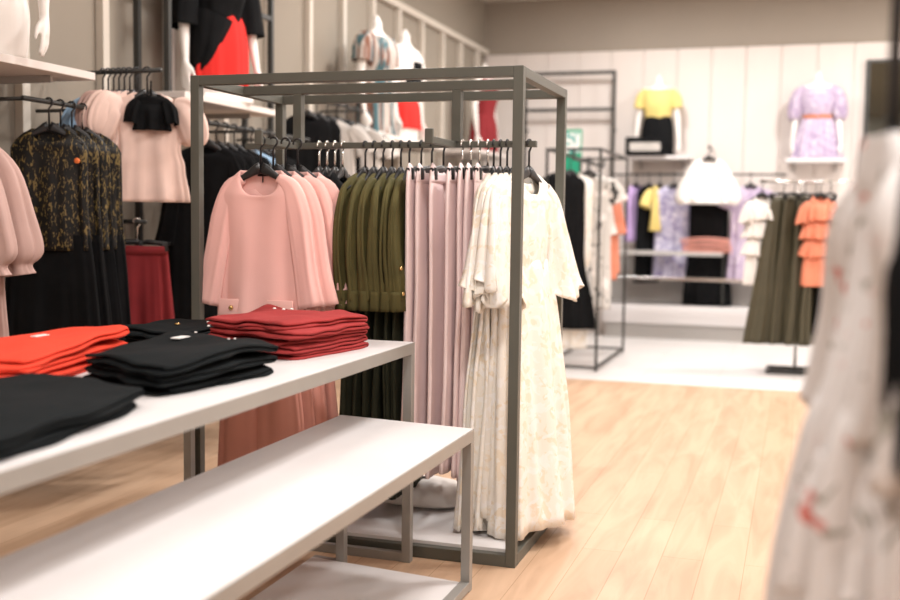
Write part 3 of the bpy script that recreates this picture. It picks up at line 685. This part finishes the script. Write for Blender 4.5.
# wine red skirts below
root = thing('face_out_rail', 'lower black wall arm carrying the wine red skirts', 'clothes rail', (LW+.05,4.72,1.26), 0, 'left wall hanging rails')
bm = bmesh.new(); rod(bm, [(0,0,0),(.50,-.08,0)], .011, 10); link('bar', bm, M['steel_black'], root)
for i in range(3):
    t = .25+.32*i; loc = (LW+.05+.5*t, 4.72-.08*t, 1.26); rz = R(38-i*3)
    lab = 'wine red pleated skirt on the lower wall arm, %s' % ['nearest the wall','middle of three','frontmost of three'][i]
    root = thing('pleated_skirt', lab, 'skirt', loc, rz, 'wine red skirts')
    skirt_part(root, M['red_wine'], -.085, -.66, .14, .185, .02, .035 if i < 2 else .05, .010, seed=360+i, k=(9,15), name='pleats')
    bm = bmesh.new(); tube(bm, [(0,0,-.08,.142,.022,0),(0,0,-.12,.146,.025,0)], 3, 40, k=(0,0)); link('waistband', bm, M['red_wine'], root, solid=.003)
    hanger('clip', loc, rz, 'clip hanger holding the '+lab, 'clip hangers of the wine red skirts', hm='chrome' if i == 2 else None)
# black and blue garments behind the rack, left part
wall_rail('black rail on the left wall behind the rack carrying black garments', (-3.05,5.1,1.79), (-3.05,6.5,1.79), ties=(.03,.5,.97))
for i in range(8):
    y = 5.22+i*.10; loc = (-3.05, y, 1.79); rz = R(14+i)
    blue = i == 4
    a = ['nearest','second','third','fourth','fifth','sixth','seventh','farthest'][i]
    lab = ('light blue denim shirt between black coats behind the grey rack' if blue else 'long black coat beyond the grey rack, %s on its rail' % a)
    blouse('denim_shirt' if blue else 'long_coat', lab, 'shirt' if blue else 'coat', M['blue' if blue else 'black'], loc, rz, .75 if blue else 1.35, 'long', None if blue else 'black coats behind the rack', seed=380+i, thin=.8, w=.215, hw=.23 if not blue else .22, hf=.008, hgroup='hangers of the black coats')
# more garments along the wall behind the rack
specs = [('black','vest'),('black','vest'),('grey_cloth','knit_shirt'),('black','vest'),('grey_cloth','knit_shirt'),('monochrome','printed_shirt'),('lilac_floral','floral_top')]
wall_rail('black upper rail on the left wall farther back with dark and grey tops', (-3.2,6.68,2.10), (-3.2,7.8,2.10), ties=(.03,.97))
for i, (mk, nm) in enumerate(specs[:6]):
    loc = (-3.2, 6.78+i*.17, 2.10); rz = R(24)
    a = ['nearest','second','third','fourth','fifth','farthest'][i]
    lab = '%s high on the beige wall, %s of six' % ({'vest':'black vest top','knit_shirt':'grey knit top','printed_shirt':'black and white printed top'}[nm], a)
    blouse(nm, lab, 'top', M[mk], loc, rz, .58, None if nm == 'vest' else 'short', 'tops on the far upper wall rail', seed=400+i, thin=.9, w=.17 if nm == 'vest' else .2, hgroup='hangers on the far upper wall rail')
wall_rail('black lower rail on the left wall farther back with white, grey and teal garments', (-3.05,7.0,1.50), (-3.05,11.0,1.50), ties=(.03,.33,.66,.97))
low = ['lilac_floral','black','grey_cloth','monochrome','white_cloth','grey_cloth','white_cloth','teal_print','white_cloth','orange','white_cloth','lilac']
colname = {'lilac_floral':'lilac floral','black':'black','grey_cloth':'mottled grey','monochrome':'black and white print','white_cloth':'white','teal_print':'white and teal print','orange':'vermilion','lilac':'lilac'}
for i, mk in enumerate(low):
    loc = (-3.05, 7.12+i*.33, 1.50+(.0)); rz = R(20)
    lab = '%s top on the lower wall rail, place %s' % (colname[mk], ['one','two','three','four','five','six','seven','eight','nine','ten','eleven','twelve'][i])
    blouse('jersey_shirt', lab, 'top', M[mk], loc, rz, .8, 'short', 'tops on the far lower wall rail', seed=420+i, hw=.23, hgroup='hangers on the far lower wall rail')

# ================================================================== MIDDLE-DISTANCE RACK
def box_rack(name, label, x0, x1, y0, y1, h, r=.011, m='steel_black', mid=None):
    cx, cy = (x0+x1)/2, (y0+y1)/2
    root = thing(name, label, 'clothes rack', (cx,cy,0.0025))
    def p(n, a, b): return link(n, bx(((a[0]-cx,a[1]-cy,a[2]),(b[0]-cx,b[1]-cy,b[2]))), M[m], root, smooth=False, bevel=.002)
    for x in (x0,x1):
        for y in (y0,y1): p('post', (x-r,y-r,0), (x+r,y+r,h))
    for z in (h, .03+r)+((mid,) if mid else ()):
        for y in (y0,y1): p('crossbar', (x0+r,y-r,z-2*r), (x1-r,y+r,z))
        for x in (x0,x1): p('crossbar', (x-r,y0+r,z-2*r), (x+r,y1-r,z))
    p('hanging_rail', (cx-.011,y0+r,h-.10), (cx+.011,y1-r,h-.075))
    for y in (y0, y1): p('rail_tab', (cx-.009,y-.009,h-.10), (cx+.009,y+.009,h-2*r))
    return root
bxx0, bxx1, by0, by1, bh = -2.08, -1.62, 9.2, 10.7, 1.90
box_rack('garment_rack', 'small black box-frame rack in the middle distance with mixed garments', bxx0, bxx1, by0, by1, bh)
bcx = (bxx0+bxx1)/2; brz = bh-.0875+.0025
mixed = [('black','sleeveless_dress',1.42,None,'long black dress on the small black rack',.05,.30),
 ('monochrome','printed_dress',1.25,'short','black and white abstract-print dress next to the long black dress',.17,.2),
 ('grey_cloth','grey_dress',1.15,'short','grey dress on the small black rack behind the abstract-print one',.40,.23),
 ('white_cloth','white_shirt',.72,'long','white shirt on the small black rack',.62,.21),
 ('dusty_pink','pink_shirt',.62,'short','dusty pink top on the small black rack',.82,.2),
 ('salmon','salmon_dress',1.05,'long','salmon dress towards the far end of the small black rack',1.10,.21),
 ('salmon','salmon_dress',1.0,'long','rearmost salmon dress on the small black rack',1.28,.21)]
for i, (mk, nm, dr, st, lab, dy, hw) in enumerate(mixed):
    blouse(nm, lab, 'dress' if 'dress' in nm else 'top', M[mk], (bcx+[-.11,.10,.05,.0,0,0,0][i], by0+dy, brz), R(6+4*i), dr, st, 'garments on the small black rack', seed=460+i, hw=hw, ht=.07, fold=.006, hf=.014, hgroup='hangers on the small black rack')
# beige ankle-length piece
blouse('beige_dress', 'beige long dress whose hem shows below the black one', 'dress', M['cream'], (bcx-.05, by0+.11, brz), R(8), 1.6, None, 'garments on the small black rack', seed=480, hw=.17, ht=.04, hgroup='hangers on the small black rack')

# green banner
root = thing('banner_stand', 'tall narrow green banner with white marks near the back wall', 'banner', (-2.27,11.2,.0025))
link('panel', bx(((-.10,-.008,.9),(.10,.008,2.22))), M['sign_green'], root, smooth=False)
link('header', bx(((-.085,-.012,1.98),(.085,-.0085,2.19))), M['teal_print'], root, smooth=False)
link('pole', bx(((-.012,.009,.02),(.012,.03,2.2))), M['steel_black'], root, smooth=False)
link('foot', bx(((-.16,-.13,0),(.16,.13,.02))), M['steel_black'], root, smooth=False)

# tall dark frame against the back wall
root = thing('wall_rack', 'tall dark square-tube frame fixed to the back wall behind the rack', 'clothes frame', (-2.5,12.3,.0025))
for x in (-.55,.47): link('post', bx(((x-.018,-.018,0),(x+.018,.018,2.96))), M['steel_black'], root, smooth=False)
for z in (2.96,2.55,1.2): link('crossbar', bx(((-.532,-.016,z-.036),(.452,.016,z))), M['steel_black'], root, smooth=False)
for x in (-.55,.47): link('wall_tie', bx(((x-.01,.018,2.3),(x+.01,.164,2.32))), M['steel_black'], root, smooth=False)

# ================================================================== BACK WALL FIXTURE
FX0, FX1, FY = -2.05, .55, 12.0
root = thing('wall_fixture', 'long white wall fixture with a low plinth and grey shelf bars along the back wall', 'display fixture', ((FX0+FX1)/2, 12.2, .0025))
hx = (FX1-FX0)/2
link('plinth', bx(((-hx,-.22,.17),(hx,.25,.37))), M['laminate'], root, smooth=False, bevel=.006)
link('kick_board', bx(((-hx+.02,-.16,0),(hx-.02,.25,.168))), M['grey_panel'], root, smooth=False)
link('back_panel', bx(((-hx,.23,.372),(hx,.262,.93))), M['grey_panel'], root, smooth=False)
link('shelf', bx(((-hx,-.42,.925),(-.02,-.12,.965))), M['grey_panel'], root, smooth=False, bevel=.002)
link('shelf', bx(((-hx,-.42,.66),(hx*.75,-.38,.69))), M['chrome'], root, smooth=False, bevel=.002)
for x in (-hx+.02, -.02, hx*.75-.02): link('support', bx(((x-.012,-.119,.372),(x+.012,-.10,.965))), M['steel_black'], root, smooth=False)
shelf_root = shelf  # back wall mannequin shelves (boards run along x)
def back_shelf(label, x0, x1, z):
    root = thing('wall_shelf', label, 'shelf', ((x0+x1)/2, BW-.04, z-.035), 0, 'back wall shelves')
    h = (x1-x0)/2
    link('board', bx(((-h,-.40,0),(h,0,.035))), M['laminate'], root, smooth=False, bevel=.003)
    for s in (-1,1): link('bracket', bx(((s*h*.7-.01,-.25,-.012),(s*h*.7+.01,0,-.0005)),((s*h*.7-.01,-.02,-.09),(s*h*.7+.01,0,-.012))), M['grey_panel'], root, smooth=False)
back_shelf('white shelf on the back wall under the mannequin in yellow', -1.83, -1.16, 2.0)
back_shelf('white shelf on the back wall under the mannequin in a lilac dress', -.17, .43, 1.965)
r = mannequin('headless mannequin in a yellow blouse and black skirt on the back wall shelf', (-1.53,12.24,2.0), R(2), .94, detail=.012)
m_top(r, M['yellow'], seed=5, sleeves='short', z1=.42); m_skirt(r, M['black'], .47, .0, .142, .185, .10, .14, .006, 3)
root = thing('display_box', 'black framed box with a pale printed strip on the shelf beside the yellow mannequin', 'sign', (-1.60,12.055,2.001))
link('case', bx(((-.25,-.03,0),(.19,.025,.20))), M['black'], root, smooth=False, bevel=.004)
link('strip', bx(((-.20,-.034,.05),(.13,-.0305,.14))), M['grey_cloth'], root, smooth=False)
r = mannequin('headless mannequin in a lilac floral dress with a tan belt on the back wall shelf', (.135,12.24,1.965), R(-2), .97, detail=.012)
m_top(r, M['lilac_floral'], seed=6, sleeves='puff', z1=.42, scoop=.09, puff=.8); m_skirt(r, M['lilac_floral'], .47, .0, .145, .27, .10, .17, .012, 4)
bm = bmesh.new(); tube(bm, [(0,0,.475,.152,.112,0),(0,0,.435,.154,.114,0)], 4, 50, k=(0,0)); link('belt', bm, M['belt'], r, solid=.006)
# rail and garments on the back wall
root = thing('hanging_rail', 'dark rail across the back wall carrying lilac, yellow and black garments', 'clothes rail', (-1.1,12.17,1.80))
bm = bmesh.new(); rod(bm, [(-.9,0,0),(.95,0,0)], .011, 10); link('bar', bm, M['steel_black'], root)
for x in (-.85,.0,.9):
    bm = bmesh.new(); rod(bm, [(x,0,0),(x,.29,0)], .009, 8); link('wall_tie', bm, M['steel_black'], root)
wallg = [(-1.74,'lilac','top',.70,'lilac top at the left end of the back wall rail',None,.12,60),
 (-1.60,'black','dress',1.15,'black dress between the lilac and the yellow top',None,.16,60),
 (-1.48,'yellow','top',.58,'mustard yellow top on the back wall rail','short',.11,62),
 (-1.33,'blue_floral','dress',1.10,'blue and lilac floral dress beside the yellow top','short',.19,20),
 (-.52,'lilac_floral','dress',1.12,'lilac floral dress hanging between the white blouse and the T-stand','short',.19,15)]
for i, (x, mk, cat, dr, lab, st, hw, rz) in enumerate(wallg):
    blouse({'top':'plain_shirt','dress':'long_dress'}[cat], lab, cat, M[mk], (x,12.17,1.80), R(rz), dr, st, 'garments on the back wall rail', seed=500+i, w=min(.2,hw+.03), hw=hw+.03, ht=.06, fold=.006, hf=.014, hgroup='hangers on the back wall rail')
# white blouse displayed on a face-out arm, black dress under it, pink folded pile
root = thing('face_out_rail', 'short face-out arm holding the white blouse on the back wall', 'clothes rail', (-.945,12.38,2.08))
bm = bmesh.new(); rod(bm, [(0,.08,0),(0,-.55,0)], .010, 10); link('bar', bm, M['steel_black'], root)
blouse('white_blouse', 'full white balloon-sleeved blouse facing out from the back wall', 'blouse', M['white_cloth'], (-.945,11.95,2.08), R(2), .53, 'balloon', seed=520, w=.16, hw=.25, ht=.09, fold=.006, hf=.015, sc=1.06)
blouse('black_dress', 'long black dress hanging under the white blouse', 'dress', M['black'], (-.945,12.17,1.80), R(2), 1.38, None, seed=521, w=.21, hw=.26, ht=.07, hf=.012)
def wp(x,y): return .02*math.sin((x+.95)*9)*math.sin(y*12)
for i in range(3):
    o, c = layer('folded_sweater', 'salmon pink folded top on the back wall shelf, %s of three' % ['lowest','middle','topmost'][i], 'folded top', M['blush_trousers'], [(-1.22,11.80),(-.67,11.80),(-.72,12.03),(-1.16,12.03)], .975+i*.04, .028, .012, wave=lambda x,y,i=i: .018*i*math.cos((x+.945)*4.5), k=0, seed=530+i, jit=.02, group='salmon folded tops on the back shelf')
# mirror at right
root = thing('wall_mirror', 'tall dark-framed mirror on the back wall at the right edge', 'mirror', (.98,12.42,1.2))
link('glass', bx(((-.33,-.006,.03),(.33,.0,1.78))), M['mirror'], root, smooth=False)
link('frame', bx(((-.37,-.02,0),(-.33,.03,1.81)),((.33,-.02,0),(.37,.03,1.81)),((-.33,-.02,1.78),(.33,.03,1.81)),((-.33,-.02,0),(.33,.03,.03))), M['steel_black'], root, smooth=False)

# ================================================================== T-STAND (right of the aisle)
TSX, TSY, TSZ = 0.0, 9.85, 1.64
root = thing('clothes_stand', 'chrome T-shaped clothes stand with a flat rectangular foot, right side of the aisle', 'clothes stand', (TSX,TSY,.0025))
bm = bmesh.new(); rod(bm, [(-.34,0,TSZ),(.42,0,TSZ)], .014, 12); link('crossbar', bm, M['chrome'], root)
bm = bmesh.new(); rod(bm, [(0,0,.02),(0,0,TSZ)], .014, 12); link('pole', bm, M['chrome'], root)
link('foot', bx(((-.24,-.2,0),(.2,-.17,.025)),((-.24,.17,0),(.2,.2,.025)),((-.24,-.17,0),(-.21,.17,.025)),((.17,-.17,0),(.2,.17,.025)),((-.21,-.015,.0),(.17,.015,.025))), M['steel_black'], root, smooth=False)
# khaki skirts
for i in range(4):
    x = -.14+i*.088; loc = (x, TSY, TSZ); rz = R([40,56,68,75][i])
    lab = 'long khaki satin skirt on the T-stand, %s' % ['outermost at the left','second from the left','third from the left','last beside the black skirt'][i]
    rt = thing('long_skirt', lab, 'skirt', loc, rz, 'khaki skirts on the T-stand')
    skirt_part(rt, M['khaki'], -.085, -1.34, .115, .36 if i == 0 else .28, .02, .10 if i == 0 else .05, .016, seed=540+i, k=(7,11), name='panel')
    bm = bmesh.new(); tube(bm, [(0,0,-.08,.118,.021,0),(0,0,-.12,.122,.024,0)], 3, 40, k=(0,0)); link('waistband', bm, M['khaki'], rt, solid=.003)
    hanger('clip', loc, rz, 'clip hanger holding the '+lab, 'clip hangers on the T-stand')
loc = (.24,TSY,TSZ); rt = thing('long_skirt', 'long black skirt behind the coral blouse on the T-stand', 'skirt', loc, R(70), None)
skirt_part(rt, M['black'], -.085, -1.25, .14, .21, .02, .05, .012, seed=560, name='panel'); hanger('clip', loc, R(70), 'clip hanger holding the black skirt on the T-stand', 'clip hangers on the T-stand')
def ruffled(label, m, loc, rz, seed, drop=.74):
    rt = thing('ruffled_blouse', label, 'blouse', loc, rz); rt.scale = (.74,.9,1)
    body_top(rt, m, drop, w=.15, t=.04, hw=.17, ht=.07, fold=.008, hf=.014, seed=seed, k=(6,9))
    for q, z in enumerate((-.15,-.30,-.45)):
        bm = bmesh.new(); tube(bm, [(0,0,z,.15,.05,.004),(0,0,z-.05,.17,.075,.010),(0,0,z-.14,.185+.01*q,.10,.022)], 9, 90, k=(9,14), seed=seed+q, hem=.015); link('ruffle', bm, m, rt, solid=.003)
    for s in (-1,1): sleeve(rt, m, s, [(.12,0,-.14,.03,.03,0),(.16,0,-.2,.06,.05,1),(.18,0,-.32,.08,.06,2.2)], seed=seed+s, fold=.007, hem=.02)
    hanger('coat', loc, rz, 'hanger of the '+label, 'hangers of the ruffled blouses')
ruffled('white ruffled blouse at the left end of the T-stand', M['white_cloth'], (-.32,TSY-.05,TSZ), R(25), 570, .85)
ruffled('coral ruffled blouse hanging at the front of the T-stand', M['coral'], (.155,TSY-.16,TSZ+.0), R(15), 580, .84)
o = thing('face_out_rail', 'short forward arm of the T-stand holding the coral blouse', 'clothes rail', (.155,TSY,TSZ))
bm = bmesh.new(); rod(bm, [(0,0,0),(0,-.20,0)], .009, 10); link('bar', bm, M['chrome'], o)

# ================================================================== NEAR RIGHT DRESSES (out of focus)
NY, NZ = 1.62, 1.75
root = thing('clothes_stand', 'near clothes rail at the right edge carrying white floral dresses', 'clothes stand', (.62,NY,.0))
bm = bmesh.new(); rod(bm, [(-.56,0,NZ),(.60,0,NZ)], .0125, 12); link('crossbar', bm, M['steel_black'], root)
for x in (-.0,.58):
    bm = bmesh.new(); rod(bm, [(x,0,.02),(x,0,NZ)], .0125, 12); link('pole', bm, M['steel_black'], root)
link('foot', bx(((-.06,-.25,0),(.62,-.22,.02)),((-.06,.22,0),(.62,.25,.02)),((-.06,-.22,0),(-.03,.22,.02)),((.59,-.22,0),(.62,.22,.02)),((-.03,-.015,.0),(.59,.015,.02))), M['steel_black'], root, smooth=False)
near = [(.116,97,'white_floral'),(.142,88,'black'),(.205,86,'white_floral'),(.265,92,'white_floral'),(.325,88,'black'),(.385,90,'white_floral')]  # black dresses are added to stand in for shaded gaps between floral ones
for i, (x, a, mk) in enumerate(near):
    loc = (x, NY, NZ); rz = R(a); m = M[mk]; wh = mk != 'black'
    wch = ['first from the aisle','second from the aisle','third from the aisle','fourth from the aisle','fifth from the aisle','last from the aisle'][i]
    lab = ('white dress with red flowers on the near rail, %s' if wh else 'black dress added as a shaded gap on the near rail, %s') % wch
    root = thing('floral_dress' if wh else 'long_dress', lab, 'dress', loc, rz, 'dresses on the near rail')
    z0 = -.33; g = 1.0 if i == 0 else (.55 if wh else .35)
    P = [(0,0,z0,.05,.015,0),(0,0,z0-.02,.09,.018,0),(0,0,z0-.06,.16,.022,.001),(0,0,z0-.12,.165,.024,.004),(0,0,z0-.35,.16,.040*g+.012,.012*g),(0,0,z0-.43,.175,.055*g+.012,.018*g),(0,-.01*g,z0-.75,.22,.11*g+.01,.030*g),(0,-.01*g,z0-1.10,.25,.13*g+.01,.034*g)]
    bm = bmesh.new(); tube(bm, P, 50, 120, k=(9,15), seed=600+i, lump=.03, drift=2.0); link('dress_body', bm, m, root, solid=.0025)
    if wh:
        for q, z in enumerate((-.42,-.66)):
            bm = bmesh.new(); tube(bm, [(0,0,z0+z,.175+.02*q,(.055+.03*q)*g+.012,.008*g),(0,-.01,z0+z-.07,.19+.02*q,(.07+.035*q)*g+.014,.020*g),(0,-.02*g,z0+z-.19,.205+.03*q,.092*g+.016,.026*g)], 14, 120, k=(11,17), seed=630+i*2+q, lump=.03, hem=.025); link('ruffle', bm, m, root, solid=.0025)
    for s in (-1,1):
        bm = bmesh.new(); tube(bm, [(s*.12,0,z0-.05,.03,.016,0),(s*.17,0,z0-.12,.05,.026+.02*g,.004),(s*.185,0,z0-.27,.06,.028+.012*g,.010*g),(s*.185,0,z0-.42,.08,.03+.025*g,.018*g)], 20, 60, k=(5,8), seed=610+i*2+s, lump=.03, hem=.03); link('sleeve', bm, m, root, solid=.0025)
    h = thing('coat_hanger', 'long-necked hanger on the near rail, %s' % wch, 'hanger', loc, rz, 'hangers of the near dresses')
    bm = bmesh.new(); rod(bm, hook_pts(.022, z0+.0), .0085, 8); link('hook', bm, M['plastic'], h)
    bm = bmesh.new(); tube(bm, [(-.14,0,z0-.065,.008,.01,0),(-.05,0,z0-.018,.01,.006,0),(0,0,z0-.004,.016,.006,0),(.05,0,z0-.018,.01,.006,0),(.14,0,z0-.065,.008,.01,0)], 16, 10, k=(0,0), cap=(True,True)); link('shoulder_bar', bm, M['plastic'], h)

# garments hang from the hanger's shoulders, 4 cm under the hook's neck
GARM = 'blouse_and_trousers studded_shirt olive_outfit wide_leg_trousers maxi_dress sequin_dress gathered_blouse black_blouse puff_sleeve_blouse black_bolero pleated_skirt denim_shirt long_coat vest knit_shirt printed_shirt jersey_shirt sleeveless_dress printed_dress grey_dress white_shirt pink_shirt salmon_dress beige_dress plain_shirt long_dress white_blouse black_dress long_skirt ruffled_blouse'.split()
for o in list(C.objects):
    if o.parent is None and o.name.split('.')[0] in GARM and o.get('group') != 'dresses on the near rail': o.location.z -= .04

# ================================================================== LIGHTS
def area(loc, size, power, col=(1,.97,.945), rot=(0,0,0), sy=None):
    l = bpy.data.lights.new('ceiling_panel_light', 'AREA'); l.energy = power*.60; l.color = col; l.size = size
    if sy: l.shape = 'RECTANGLE'; l.size_y = sy
    o = bpy.data.objects.new('ceiling_light', l); C.objects.link(o); o.location = loc; o.rotation_euler = rot
    return o
for x, y, p in [(-2.4,1.4,25),(-.35,1.7,115),(-2.0,5.4,62),(.1,4.3,115),(2.4,3.0,110),(-.6,7.2,130),(2.2,7.0,130),(-2.2,8.2,70),(-1.6,10.6,120),(.8,10.4,140),(2.6,10.6,100),(1.0,-1.2,90),(-1.6,-1.2,60)]:
    area((x,y,CH-.03), .4, p)
w = bpy.data.worlds.new('world'); bpy.context.scene.world = w; w.use_nodes = True
w.node_tree.nodes['Background'].inputs[0].default_value = (1,.95,.9,1); w.node_tree.nodes['Background'].inputs[1].default_value = .22

# ================================================================== CAMERA
Rc = [[0.9522615671214313, 0.3050192615163028, 0.01269479765435836], [-0.03506548462627099, 0.06797572113791892, 0.9970705657693966], [0.3032627896253686, -0.9499171287222001, 0.07542631496242053]]
cam = bpy.data.cameras.new('camera'); co = bpy.data.objects.new('camera', cam); C.objects.link(co)
m3 = Matrix(Rc).transposed()
co.matrix_world = Matrix.Translation((0,0,1.3)) @ m3.to_4x4()
cam.sensor_width = 36; cam.lens = 1090/900*36
cam.dof.use_dof = True; cam.dof.focus_distance = 4.0; cam.dof.aperture_fstop = (cam.lens/1000)/.030
cam.clip_start = .05
sc = bpy.context.scene
sc.camera = co
sc.view_settings.view_transform = 'Standard'; sc.view_settings.look = 'None'
sc.view_settings.gamma = 1; sc.view_settings.exposure = .10
